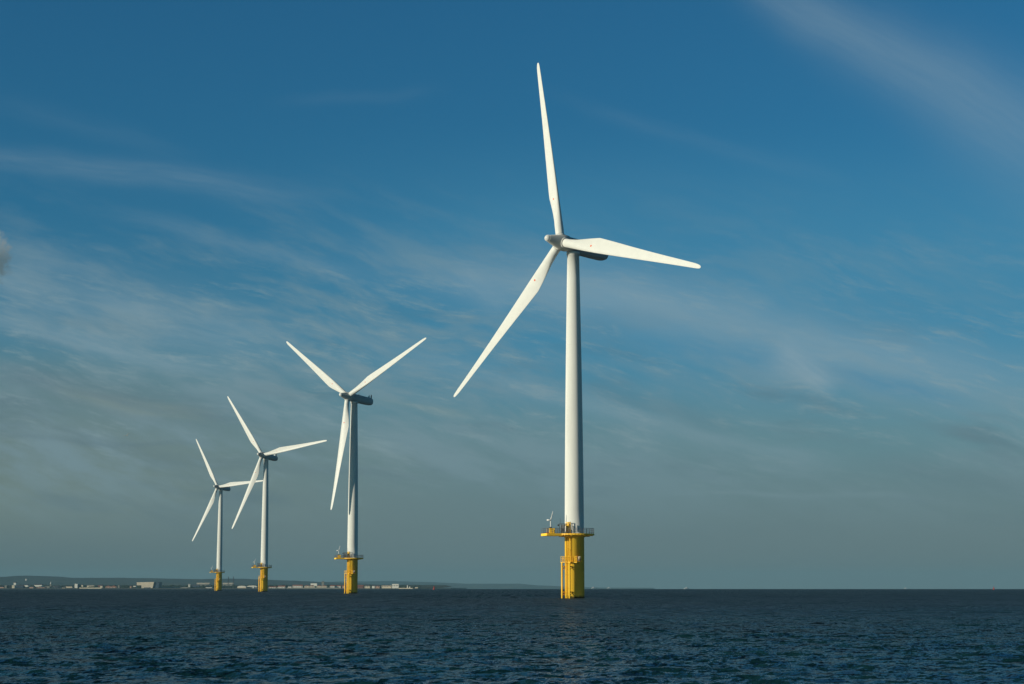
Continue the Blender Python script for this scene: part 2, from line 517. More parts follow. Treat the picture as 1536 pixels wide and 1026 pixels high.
def section(r):
    """blade section at radius r: list of (x, y), y<0 is the upwind side; plus a front-surface function"""
    rs = [1.4, 3.2, 5.3, 7.6, 10.0, 12.2, 13.4, 18, 24, 30, 36, 41, 44.5, 45.8, 46.3, 46.5]
    ch = [1.95, 1.95, 2.20, 2.75, 3.20, 3.55, 3.50, 3.10, 2.55, 2.05, 1.60, 1.28, 1.05, 0.85, 0.55, 0.12]
    th = [1.0, 1.0, 0.80, 0.55, 0.40, 0.32, 0.30, 0.26, 0.22, 0.20, 0.18, 0.17, 0.16, 0.16, 0.16, 0.16]
    le = [0.975, 0.975, 1.0, 1.03, 1.04, 1.03, 1.02, 0.92, 0.78, 0.64, 0.50, 0.42, 0.37, 0.33, 0.22, 0.0]
    tw = [11, 11, 11, 10.5, 10, 9, 8.4, 6.5, 4.2, 2.6, 1.2, 0.5, 0, 0, 0, 0]
    c_, t_, l_, a_ = (float(np.interp(r, rs, q)) for q in (ch, th, le, tw))
    blend = min(1.0, max(0.0, (r - 3.2) / 8.0)); blend = blend * blend * (3 - 2 * blend)
    yoff = -0.9 * ((r / RB) ** 2) * 0.9                # pre-bend, upwind
    a_ = R(a_ + 1.5)
    pts = []; n = 20
    for i in range(2 * n):
        ang = math.pi * i / n                          # 0 = trailing edge, going over the downwind side
        s_ = (1 - math.cos(ang)) / 2                   # 0 at TE .. 1 at LE
        xc = 1 - s_ if ang <= math.pi else 1 - s_
        xf = 1 - xc if False else xc                   # xf: 0 at LE .. 1 at TE
        yt = 5 * (0.2969 * math.sqrt(max(xf, 0)) - 0.1260 * xf - 0.3516 * xf ** 2 + 0.2843 * xf ** 3 - 0.1015 * xf ** 4)
        sgn = 1 if ang < math.pi else -1
        ya = sgn * yt * (1.0 if sgn > 0 else 0.75) * t_ * c_ + (0.02 if sgn > 0 else -0.02) * min(1, c_) * 0.5
        yc = math.sin(ang) * 0.5 * c_ * t_
        y = yc * (1 - blend) + ya * blend
        x = l_ - c_ * xf
        ca, sa = math.cos(a_), math.sin(a_)
        # rotate about the pitch axis: leading edge (+x) goes upwind (-y)
        pts.append((x * ca + y * sa, -x * sa + y * ca + yoff))
    return pts


def build_blade():
    mb = MB(); rings = []
    rad = [1.3, 2.2, 3.2, 4.2, 5.5, 7, 8.5, 10, 11.0, 11.7, 12.2, 12.8, 14.5, 16.5, 19, 22, 25, 28, 31, 34, 37, 40, 42.5, 44.5, 45.5, 46.0, 46.3, 46.5]
    for r_ in rad: rings.append([mb.b.verts.new((x, y, r_)) for x, y in section(r_)])
    n = len(rings[0])
    for k in range(len(rings) - 1):
        for i in range(n):
            j = (i + 1) % n
            mb.b.faces.new((rings[k][i], rings[k][j], rings[k + 1][j], rings[k + 1][i])).smooth = True
    mb.b.faces.new(rings[0][::-1]); mb.b.faces.new(rings[-1])
    bl = mb.build('blade', M['blade'])
    # red marker on the upwind face
    mk = MB(); r0 = 10.9; cen = -0.35; pts = []
    def front_y(x, r_):
        sec = [p for p in section(r_)[20:]]
        sec.sort()
        return float(np.interp(x, [p[0] for p in sec], [p[1] for p in sec]))
    for off in (0.012, -0.03):
        ring = []
        for i in range(14):
            a = 2 * math.pi * i / 14
            x, z = cen + 0.23 * math.cos(a), r0 + 0.23 * math.sin(a)
            ring.append(mk.b.verts.new((x, front_y(x, z) - off, z)))
        pts.append(ring)
    mk.b.faces.new(pts[0]); mk.b.faces.new(pts[1])
    for i in range(14):
        j = (i + 1) % 14; mk.b.faces.new((pts[0][i], pts[0][j], pts[1][j], pts[1][i]))
    mk.build('marker', M['marker'], bl)
    # root collar
    col_ = MB()
    col_.lathe([(0.99, 1.25), (1.16, 1.25), (1.16, 1.62), (0.99, 1.62)], 40, cap=False)
    col_.b.faces.ensure_lookup_table()
    col_.build('root_collar', M['blade'], bl)
    jt = MB(); jt.lathe([(1.0, 1.62), (1.03, 1.62), (1.03, 1.72), (1.0, 1.72)], 40, cap=False); jt.build('joint', M['joint'], bl)
    return bl


def build_turbine():
    root = empty('wind_turbine', (0, 0, 0))
    # --- foundation pile
    MB().lathe([(2.16, -6), (2.16, 13.35), (2.30, 13.35), (2.30, 13.6), (2.16, 13.6), (2.16, 14.05)], 72).build('foundation_pile', M['pile'], root)
    # --- tower: three tapering sections
    t = MB()
    prof = [(2.12, 14.05), (2.26, 14.05), (2.26, 14.2), (2.12, 14.2)]
    for i in range(1, 13):
        k = i / 12; prof.append((2.12 - 0.06 * k - 0.72 * k ** 1.6, 14.2 + (76.4 - 14.2) * k))
    prof += [(1.42, 76.4), (1.42, 76.75), (1.5, 76.75), (1.5, 77.3)]
    tw = t.lathe(prof, 72).build('tower', M['tower'], root)
    for zz in (34.8, 56.2):
        f = MB()
        k = (zz - 14.2) / (76.4 - 14.2); rr = 2.12 - 0.06 * k - 0.72 * k ** 1.6
        f.lathe([(rr - 0.02, zz - 0.05), (rr + 0.018, zz - 0.05), (rr + 0.018, zz + 0.05), (rr - 0.02, zz + 0.05)], 72, cap=False)
        f.build('flange', M['tower'], tw)

    # --- main platform
    n = 40; deck = []
    ext = R(205)                                    # lay-down area points left and a little towards the boats
    for i in range(n):
        a = 2 * math.pi * i / n
        deck.append((4.35 * math.cos(a), 4.35 * math.sin(a)))
    pl = MB()
    pl.prism(deck, 13.98, 14.12)
    ux, uy = -0.965, -0.262; vx, vy = 0.262, -0.965
    def E(a, b_): return (ux * a + vx * b_, uy * a + vy * b_)
    pl.prism([E(2.6, 2.35), E(2.6, -2.35), E(6.9, -2.35), E(6.9, 2.35)], 13.984, 14.116)
    plat = pl.build('main_platform', M['yellow'], root)
    eb = MB()
    for i in range(n):
        a0, a1 = 2 * math.pi * i / n, 2 * math.pi * (i + 1) / n
        am = (a0 + a1) / 2
        if math.cos(am - math.atan2(uy, ux)) > 0.86: continue
        p, q = (4.38 * math.cos(a0), 4.38 * math.sin(a0), 13.9), (4.38 * math.cos(a1), 4.38 * math.sin(a1), 13.9)
        eb.box(((p[0] + q[0]) / 2, (p[1] + q[1]) / 2, 13.94), (0.60, 0.09, 0.34), am + math.pi / 2)
    cor = [E(3.5, 2.4), E(6.95, 2.4), E(6.95, -2.4), E(3.5, -2.4)]
    for a_, b_ in zip(cor[:-1], cor[1:]):
        L = math.hypot(b_[0] - a_[0], b_[1] - a_[1])
        eb.box(((a_[0] + b_[0]) / 2, (a_[1] + b_[1]) / 2, 13.88), (L + 0.1, 0.1, 0.52), math.atan2(b_[1] - a_[1], b_[0] - a_[0]))
    for k in (4.2, 5.4, 6.3):                       # cross joists
        p, q = E(k, 2.35), E(k, -2.35)
        eb.box(((p[0] + q[0]) / 2, (p[1] + q[1]) / 2, 13.82), (4.6, 0.12, 0.30), math.atan2(q[1] - p[1], q[0] - p[0]))
    eb.build('edge_beam', M['yellow'], plat)
    br = MB()                                       # ring girder under the deck with short radial stubs
    br.lathe([(2.2, 13.62), (2.7, 13.48), (3.4, 13.48), (3.4, 13.9), (2.2, 13.9)], 48, cap=False)
    for i in range(16):
        a = 2 * math.pi * i / 16 + 0.2; c_, s_ = math.cos(a), math.sin(a)
        br.box((3.8 * c_, 3.8 * s_, 13.76), (0.8, 0.14, 0.24), a)
    br.build('support_bracket', M['yellow'], plat)
    # railing
    ra = MB(); ring = []
    a_start = math.atan2(uy, ux)
    half = math.asin(2.35 / 4.35)
    k = 26
    for i in range(k + 1):
        a = a_start + half + (2 * math.pi - 2 * half) * i / k
        ring.append((4.3 * math.cos(a), 4.3 * math.sin(a)))
    ring += [E(4.4, 2.3)[:2] if False else E(4.6, -2.3), E(5.75, -2.3), E(6.85, -2.3), E(6.85, -0.8), E(6.85, 0.8), E(6.85, 2.3), E(5.75, 2.3), E(4.6, 2.3), ring[0]]
    # ring starts on the +b side of the lay-down area; make the corner order follow the deck edge
    cand = [E(4.6, -2.3), E(4.6, 2.3)]
    last = ring[k]
    if math.hypot(cand[0][0] - last[0], cand[0][1] - last[1]) > math.hypot(cand[1][0] - last[0], cand[1][1] - last[1]):
        ring = ring[:k + 1] + [E(4.6, 2.3), E(5.75, 2.3), E(6.85, 2.3), E(6.85, 0.8), E(6.85, -0.8), E(6.85, -2.3), E(5.75, -2.3), E(4.6, -2.3), ring[0]]
    for (x0, y0), (x1, y1) in zip(ring[:-1], ring[1:]):
        ra.tube((x0, y0, 14.1), (x0, y0, 15.25), 0.048, 6)
        for z in (14.45, 14.85, 15.25): ra.tube((x0, y0, z), (x1, y1, z), 0.028 if z < 15 else 0.04, 5)
    ra.build('railing', M['galv'], plat)

    # --- things bolted to the platform
    p = E(5.55, 1.35)                               # yellow crane pedestal
    MB().box((p[0], p[1], 14.68), (1.10, 1.0, 1.12), 0.15).box((p[0], p[1], 15.26), (1.16, 1.06, 0.06), 0.15).build('equipment_box', M['yellow'], root)
    cr = MB()
    x, y = p[0] - 0.30, p[1]
    cr.tube((x, y, 15.25), (x, y, 17.0), 0.13, 10, 0.11)
    cr.tube((x - 0.85, y, 17.05), (x + 0.12, y, 17.02), 0.17, 10)
    cr.tube((x - 0.02, y, 16.95), (x + 0.28, y, 18.0), 0.13, 10, 0.11)
    cr.tube((x + 0.28, y, 18.0), (x + 0.52, y, 19.0), 0.10, 10, 0.06)
    c_o = cr.build('davit_crane', M['white'], root)
    MB().tube((x - 0.02, y, 15.3), (x - 0.02, y, 15.52), 0.27, 12).build('slew_ring', M['dark'], c_o)
    p = E(6.35, 0.9)
    MB().box((p[0], p[1], 14.75), (0.72, 0.5, 0.9), 0.2).build('cabinet', M['cabinet'], root)
    MB().box((p[0], p[1], 14.22), (0.8, 0.58, 0.16), 0.2).build('cabinet_foot', M['red'], root)
    p = E(3.25, 1.9)
    cb = MB().box((p[0], p[1], 15.15), (0.85, 0.7, 1.75), 0.25).build('control_cabinet', M['cabinet'], root)
    fr = MB()
    for sx in (-0.78, -0.42, 0.42, 0.78):
        fr.tube((p[0] + sx, p[1] - 0.45, 14.1), (p[0] + sx, p[1] - 0.45, 16.2), 0.06, 6)
    fr.tube((p[0] - 0.9, p[1] - 0.45, 16.2), (p[0] + 0.8, p[1] - 0.45, 16.2), 0.06, 6)
    fr.tube((p[0] - 0.78, p[1] - 0.45, 15.3), (p[0] - 0.42, p[1] - 0.45, 15.3), 0.05, 6)
    fr.tube((p[0] - 0.55, p[1] - 0.45, 16.2), (p[0] - 0.55, p[1] - 0.45, 17.4), 0.03, 6)
    fr.box((p[0] - 1.0, p[1] - 0.4, 15.9), (0.3, 0.3, 0.35))
    fr.build('frame', M['dark'], cb)

    # --- access ladder, cage gate above deck and rest platform below
    LA = math.atan2(-2.2, -2.0)                     # direction the boat landing faces
    fx, fy = math.cos(LA), math.sin(LA); gx, gy = -fy, fx      # g: along the landing, from left to right seen from the sea
    def G(out_, side): return (fx * out_ + gx * side, fy * out_ + gy * side)
    gt = MB()
    for sd in (-0.2, 1.05):
        p = G(2.6, sd); gt.tube((*p, 14.1), (*p, 16.55), 0.075, 8)
    p, q = G(2.6, -0.25), G(2.6, 1.1)
    gt.tube((*p, 16.55), (*q, 16.55), 0.085, 8)
    p = G(2.57, 0.3); gt.box((p[0], p[1], 15.45), (0.62, 0.12, 1.9), LA + math.pi / 2)
    gto = gt.build('ladder_gate', M['yellow'], root)
    p = G(2.6, 1.45); MB().box((p[0], p[1], 15.6), (0.34, 0.14, 1.3), LA + math.pi / 2).build('panel', M['cabinet'], gto)
    p = G(2.68, 0.1); MB().box((p[0], p[1], 16.2), (0.2, 0.05, 0.2), LA + math.pi / 2).build('lifebuoy_lamp', M['dark'], gto)
    lad = MB()
    for sd in (0.12, 0.72):
        p = G(2.40, sd); lad.tube((*p, 8.2), (*p, 14.0), 0.085, 8)
    z = 8.4
    while z < 13.9:
        p, q = G(2.40, 0.12), G(2.40, 0.72); lad.tube((*p, z), (*q, z), 0.028, 5); z += 0.33
    p = G(2.34, -0.40); lad.tube((*p, -3), (*p, 13.6), 0.16, 10)
    for z in (10.5, 12.6):
        for sd in (0.12, 0.72):
            p, q = G(2.0, sd), G(2.40, sd); lad.tube((*p, z), (*q, z), 0.06, 6)
    lad.build('access_ladder', M['yellow'], root)

    W2 = 1.08; OUT = 3.0
    rp = MB()
    def rect(o0, o1, s0, s1): return [G(o0, s0), G(o1, s0), G(o1, s1), G(o0, s1)]
    rp.prism(rect(1.7, 3.15, -1.35, 1.50), 7.78, 7.94)
    rp.prism(rect(0.6, 2.3, 1.50, 2.62), 7.75, 7.91)
    rpo = rp.build('rest_platform', M['yellow'], root)
    rr = MB()
    path = [G(2.0, -1.3), G(2.55, -1.3), G(3.1, -1.3), G(3.1, -0.65), G(3.1, 0.0), G(3.1, 0.75), G(3.1, 1.45), G(2.25, 1.9), G(2.2, 2.25), G(2.2, 2.55), G(1.5, 2.6), G(0.8, 2.6)]
    for i, a in enumerate(path):
        rr.tube((*a, 7.9), (*a, 9.12), 0.055, 6)
        if i + 1 < len(path):
            for z in (8.3, 8.7, 9.12): rr.tube((*a, z), (*path[i + 1], z), 0.035, 5)
    rr.build('railing', M['yellow'], rpo)
    # boat landing: two fender tubes tied back to the pile
    for sd in (-W2, W2):
        p = G(OUT, sd)
        fm = MB().tube((*p, -4), (*p, 7.8), 0.19, 14).build('fender_tube', M['yellow'], root)
    for z in (6.9, 1.35):
        for sd in (-W2, W2):
            st = MB()
            p, q = G(OUT, sd), G(1.75, sd * 0.8); st.tube((*p, z), (*q, z), 0.14, 8)
            st.tube((*p, z - 0.75), (*q, z - 0.05), 0.10, 8)
            st.build('standoff_brace', M['yellow'], root)
    bl_ = MB()
    for sd in (-0.28, 0.28):
        p = G(2.75, sd); bl_.tube((*p, -2), (*p, 7.8), 0.06, 8)
    z = -0.5
    while z < 7.7:
        p, q = G(2.75, -0.28), G(2.75, 0.28); bl_.tube((*p, z), (*q, z), 0.024, 5); z += 0.33
    for z in (2.2, 5.2):
        for sd in (-0.28, 0.28):
            p, q = G(2.0, sd), G(2.75, sd); bl_.tube((*p, z), (*q, z), 0.05, 6)
    bl_.build('boat_ladder', M['yellow'], root)
    # sign on the end of the rest platform rail
    def T_(x, y): return (x, y)
    sg = MB().box((0.95, -2.62, 8.62), (0.50, 0.05, 1.05), R(-8)).build('sign', M['white'], root)
    MB().box((0.95, -2.655, 8.32), (0.46, 0.03, 0.44), R(-8)).build('blue_field', M['blue'], sg)
    MB().box((0.42, -2.60, 8.93), (0.32, 0.05, 0.50), R(-8)).build('red_panel', M['red'], sg)
    MB().tube((0.68, -2.50, 7.5), (0.68, -2.50, 9.1), 0.045, 6).tube((0.68, -2.0, 7.9), (0.68, -2.50, 7.9), 0.045, 6).tube((0.68, -2.0, 8.8), (0.68, -2.50, 8.8), 0.045, 6).build('post', M['dark'], sg)

    # --- nacelle (axis along local -y, built round the tower top)
    nb = MB(); secs = []
    #        y,   half width, z low, z high, squareness
    for (y, hw, zl, zh, e) in ((-1.95, 1.50, -1.50, 1.50, 2.2), (-1.6, 1.62, -1.62, 1.60, 2.5), (0, 1.68, -1.66, 1.62, 2.8), (3, 1.68, -1.66, 1.62, 3.0), (6.0, 1.64, -1.58, 1.60, 3.2),
                               (8.6, 1.56, -1.46, 1.54, 3.2), (9.4, 1.48, -1.34, 1.46, 3.0), (9.75, 1.34, -1.16, 1.32, 2.8), (9.93, 1.08, -0.88, 1.06, 2.6), (10.0, 0.6, -0.4, 0.6, 2.4)):
        ring = []
        for i in range(36):
            a = 2 * math.pi * i / 36; c_, s_ = math.cos(a), math.sin(a)
            x_ = math.copysign(abs(c_) ** (2 / e), c_) * hw
            zz = math.copysign(abs(s_) ** (2 / e), s_)
            zz = (zl + zh) / 2 + zz * (zh - zl) / 2
            ring.append(nb.b.verts.new((x_, y, zz)))
        secs.append(ring)
    for k in range(len(secs) - 1):
        for i in range(36):
            j = (i + 1) % 36; nb.b.faces.new((secs[k][i], secs[k][j], secs[k + 1][j], secs[k + 1][i])).smooth = True
    nb.b.faces.new(secs[0][::-1]); nb.b.faces.new(secs[-1])
    nac = nb.build('nacelle', M['nacelle'], root)
    MB().box((0.6, 9.1, 2.2), (0.2, 0.6, 1.5), 0, 0.6).tube((-0.5, 9.1, 1.4), (-0.5, 9.1, 2.9), 0.05, 6).tube((-0.8, 9.1, 2.85), (-0.2, 9.1, 2.85), 0.05, 6).build('sensor_mast', M['dark'], nac)
    MB().box((-0.45, 8.75, 1.95), (1.0, 0.7, 1.0), 0, 0.6).build('cooler_vent', M['white'], nac)
    MB().tube((0.1, 2.4, 1.5), (0.1, 2.4, 2.1), 0.13, 8).build('beacon', M['dark'], nac)
    # --- rotor: hub cover and blades, origin at the hub centre
    sp = MB(); pr = [(1.40, -1.78), (1.80, -1.70), (1.86, -1.3), (1.845, -0.8), (1.79, -0.2), (1.69, 0.3)] + [(1.69 - 0.945 * k / 14, 0.3 + 3.65 * k / 14) for k in range(1, 15)]
    spn = sp.lathe(pr, 56, '-y').build('spinner', M['spinner'], root)
    ns = MB(); pn = [(0.73, 3.90), (0.745, 3.952)]
    for i in range(1, 9): a = math.pi / 2 * i / 9; pn.append((0.745 * math.cos(a), 3.955 + 0.72 * math.sin(a)))
    pn.append((0.02, 4.678))
    ns.lathe(pn, 48, '-y').build('nose_cap', M['nose'], spn)
    return root, nac, spn


def copy_tree(o, parent=None):
    c_ = o.copy(); COL.objects.link(c_)
    if parent: c_.parent = parent
    for ch in [k for k in bpy.data.objects if k.parent == o]: copy_tree(ch, c_)
    return c_


proto, nac0, spn0 = build_turbine()
blade0 = build_blade()
blade0.parent = proto
for _ in range(2): copy_tree(blade0, proto)

TURB = [  # x, y, yaw, azimuth of first blade, label
    (13.8, 414.2, 49.4, -15.0, 'largest and nearest white offshore turbine on a yellow pile, one blade pointing almost straight up'),
    (-64.2, 755.1, 39.85, -56.1, 'second nearest turbine, two upper blades spread in a V, third hanging beside its tower'),
    (-144.4, 1094.2, 29.5, -38.3, 'third nearest turbine, its lower left blade crossing in front of a farther blade tip'),
    (-224.8, 1442.0, 32.2, -34.1, 'smallest and farthest turbine, leftmost in the row, blade tip reaching towards its neighbour tower'),
]
TILT = R(6)


def pose(root, x, y, yaw, az):
    root.location = (x, y, 0)
    yaw = R(yaw)
    rot = Matrix.Rotation(-yaw, 4, 'Z') @ Matrix.Rotation(-TILT, 4, 'X')
    c0 = Matrix.Translation((0, 0, HUB))
    hubm = c0 @ rot @ Matrix.Translation((0, -OVER, 0))
    k = 0
    for ch in [q for q in bpy.data.objects if q.parent == root]:
        nm = ch.name.split('.')[0]
        if nm == 'nacelle': ch.matrix_local = c0 @ rot
        elif nm == 'spinner': ch.matrix_local = hubm
        elif nm == 'blade':
            ch.matrix_local = hubm @ Matrix.Rotation(R(az + 120 * k), 4, 'Y') @ Matrix.Rotation(0.0, 4, 'X'); k += 1


roots = [proto] + [copy_tree(proto) for _ in TURB[1:]]
for r_, t_ in zip(roots, TURB):
    pose(r_, *t_[:4])
    tag(r_, t_[4], 'wind turbine', 'white wind turbines standing in a row in the sea')

# ------------------------------------------------------------------ coast, hills and the town on the shore
def wob(t, s): return sum(math.sin(t * f_ + s * 1.7 + f_) / (1 + 0.6 * k_) for k_, f_ in enumerate((1.0, 2.3, 4.9, 9.7, 17.3))) * 0.4


def curve(x): return float(np.interp(x, [-400, 0, 200, 300, 500, 600, 1000], [2.0, 2.0, 0.2, -0.6, -1.6, -2.0, -1.8]))


def at(px, py, Y):                                # world x and z of a photo pixel at distance Y
    u_, w_ = ray(px, py - curve(px))
    return u_ * Y, w_ * Y + CAM_H


def ridge(name, crest, Y0, Y1, x0, x1, mt, rough_amp, seed, nx=260, ny=14):
    """a range of hills as a height field between two distances; crest = [(photo x, photo y)]"""
    bm = bmesh.new(); rows = []
    Ym = (Y0 + Y1) / 2
    for j in range(ny + 1):
        t = j / ny; Y = Y0 + (Y1 - Y0) * t; prof = math.sin(math.pi * min(1, t * 1.0)) ** 0.8 if 0 < t < 1 else 0
        row = []
        for i in range(nx + 1):
            px = x0 + (x1 - x0) * i / nx
            x = (px - 768) / (F * 1.0085) * Ym
            cy_ = float(np.interp(px, [c_[0] for c_ in crest], [c_[1] for c_ in crest]))
            zc = max(0, at(px, cy_, Ym)[1])
            z = zc * prof * (1 + rough_amp * wob(x * 0.004 + j * 0.9, seed) * (1.2 - prof))
            row.append(bm.verts.new((x, Y + 60 * wob(x * .003, j), max(z, -2) if 0 < j < ny else -70)))
        rows.append(row)
    for j in range(ny):
        for i in range(nx):
            bm.faces.new((rows[j][i], rows[j][i + 1], rows[j + 1][i + 1], rows[j + 1][i])).smooth = True
    me = bpy.data.meshes.new(name); bm.to_mesh(me); bm.free(); me.materials.append(mt)
    o = bpy.data.objects.new(name, me); COL.objects.link(o); return tag(o, kind='structure')


M['hill'] = mat('hill_ground', (0.040, 0.054, 0.056), 0.9, 0.05, 0, 0.004, 1, dark=(0.065, 0.075, 0.066))
M['land'] = mat('coast_ground', (0.022, 0.030, 0.022), 0.9, 0.05, 0, 0.02, 1, dark=(0.055, 0.055, 0.040))
M['sand'] = mat('beach_sand', (0.13, 0.12, 0.095), 0.9, 0.05, 0.3, 0.02)
M['wood'] = mat('woodland', (0.020, 0.030, 0.016), 0.9, 0.05, 0, 0.05, 1, dark=(0.05, 0.06, 0.03))
M['cream'] = mat('cream_render', (0.72, 0.62, 0.46), 0.8, 0.1, 0.15, 0.1)
M['pale'] = mat('white_render', (0.82, 0.78, 0.68), 0.8, 0.1, 0.12, 0.1)
M['pink'] = mat('pink_brick', (0.58, 0.37, 0.27), 0.85, 0.1, 0.25, 0.15)
M['brick'] = mat('red_brick', (0.26, 0.12, 0.09), 0.85, 0.1, 0.25, 0.15)
M['stone'] = mat('grey_stone', (0.26, 0.25, 0.21), 0.85, 0.1, 0.2, 0.1)
M['steelblue'] = mat('blue_cladding', (0.05, 0.08, 0.12), 0.6, 0.2, 0.2, 0.05)
M['slate'] = mat('slate_roof', (0.07, 0.07, 0.08), 0.7, 0.2, 0.3, 0.2)
M['tile'] = mat('tile_roof', (0.25, 0.09, 0.055), 0.8, 0.1, 0.3, 0.2)
M['glass'] = mat('window_glass', (0.03, 0.035, 0.045), 0.25, 0.5)

ridge('hills', [(-300, 869), (0, 868.5), (30, 867.5), (58, 865.3), (75, 866), (100, 868), (150, 867.6), (230, 867), (300, 868), (345, 867), (380, 868), (430, 869.5), (480, 871.5), (540, 873.5), (600, 876.5), (650, 880), (690, 884)], 8200, 11800, -300, 690, M['hill'], 0.25, 3)
ridge('far_hills', [(380, 876), (440, 872.5), (500, 871), (592, 869.6), (650, 871.2), (700, 873.6), (780, 873.6), (805, 876), (870, 878.6), (900, 880), (960, 884)], 15500, 19500, 380, 960, M['hill'], 0.15, 8)

# low coastal plain and beach
SH = 4780.0
def plain(name, rows_, mt):
    bm = bmesh.new(); grid = []; nx = 220
    for (dY, z, xr) in rows_:
        row = []
        for i in range(nx + 1):
            x = -3300 + (xr + 3300) * i / nx
            row.append(bm.verts.new((x, SH + dY + 22 * wob(x * 0.004, 5) , z + 0.12 * z * wob(x * 0.02 + dY, 2))))
        grid.append(row)
    for a_, b_ in zip(grid[:-1], grid[1:]):
        for i in range(nx): bm.faces.new((a_[i], a_[i + 1], b_[i + 1], b_[i])).smooth = True
    me = bpy.data.meshes.new(name); bm.to_mesh(me); bm.free(); me.materials.append(mt)
    o = bpy.data.objects.new(name, me); COL.objects.link(o); return tag(o, kind='structure')
plain('beach', [(-40, -2.4, -250), (0, -1.35, -245), (60, -0.3, -240)], M['sand'])
plain('coast_ground', [(56, -0.5, -205), (90, 0.2, -200), (300, 1.6, -190), (900, 5, -180), (2000, 10, -240), (3600, 14, -400), (3700, -6, -420)], M['land'])

# far belts of trees that read as one mass
bm = bmesh.new()
rw = random.Random(5)
def clump(x, Y, z, s_):
    vs = bmesh.ops.create_icosphere(bm, subdivisions=1, radius=1.0)['verts']
    for v_ in vs:
        k_ = 1 + rw.uniform(-0.3, 0.3)
        v_.co = Vector((x + v_.co.x * s_ * 1.5 * k_, Y + v_.co.y * s_ * k_, z + v_.co.z * s_ * 0.8 * k_))
for _ in range(800):
    px = rw.uniform(-40, 632); Y = rw.choice([5060, 5090, 5150, 5300, 5450, 5700]) + rw.uniform(-20, 20)
    s_ = rw.uniform(1.8, 4.2) * (1.0 if px < 560 else 0.6)
    clump((px - 768) / (F * 1.0085) * Y, Y, s_ * 0.5 + (Y - 4960) * 0.008, s_)
me = bpy.data.meshes.new('woodland'); bm.to_mesh(me); bm.free(); me.materials.append(M['wood'])
o = bpy.data.objects.new('woodland', me); COL.objects.link(o)
tag(o, 'dark belt of distant trees and scrub between the shore buildings', 'trees', kind='stuff')


def building(name, cat, label, x0, x1, top, base, Y, wall, roof=None, rk='gable', depth=14, wins=0, lean=0.0, group='buildings of the town on the far shore', rot=0.0):
    xa, zt = at(x0, top, Y); xb, _ = at(x1, top, Y); zb = at((x0 + x1) / 2, base, Y)[1]
    zb = min(zb, at(x0, base, Y)[1]); L = xb - xa; H_ = max(2.5, zt - zb); cx_ = (xa + xb) / 2
    root = empty(name, (cx_, Y, zb), rot)
    tag(root, label, cat, group)
    rh = 0 if roof is None else min(H_ * 0.38, 3.2 if rk == 'gable' else 5)
    wh = H_ - rh
    mb = MB(); mb.xprism([(-L / 2 + lean * 0.0, 0 - 4), (L / 2 - lean * wh, -4), (L / 2, wh), (-L / 2, wh)], 0, depth)
    mb.build('wall', M[wall], root)
    if roof:
        rb = MB(); e = 0.4
        if rk == 'gable':       # ridge along the shore
            v = [(-L / 2 - e, -e, wh + .01), (L / 2 + e, -e, wh + .01), (L / 2 + e, depth + e, wh + .01), (-L / 2 - e, depth + e, wh + .01), (-L / 2 - e, depth / 2, wh + rh), (L / 2 + e, depth / 2, wh + rh)]
            q = [rb.b.verts.new(c_) for c_ in v]
            for f_ in ((0, 1, 5, 4), (2, 3, 4, 5), (0, 4, 3), (1, 2, 5), (3, 2, 1, 0)): rb.b.faces.new([q[i] for i in f_])
        elif rk == 'gables':    # row of gables facing the sea
            nG = max(2, round(L / 14)); g_ = L / nG
            for i in range(nG):
                a_ = -L / 2 + i * g_
                rb.xprism([(a_ + .02, wh + .01), (a_ + g_ - .02, wh + .01), (a_ + g_ / 2, wh + rh)], -0.3, depth)
        elif rk == 'arch':
            pts = [(L / 2 * math.cos(math.pi * i / 14), wh + .01 + rh * math.sin(math.pi * i / 14)) for i in range(15)]
            rb.xprism(pts, -0.4, depth + .4)
        rb.build('roof', M[roof], root)
    if wins:
        for i in range(wins):
            xw = -L / 2 + L * (i + 0.5) / wins
            MB().box((xw, -0.03, wh * 0.55), (min(L / wins * 0.42, 3.4), 0.12, min(2.6, wh * 0.4))).build('window', M['glass'], root)
    return root


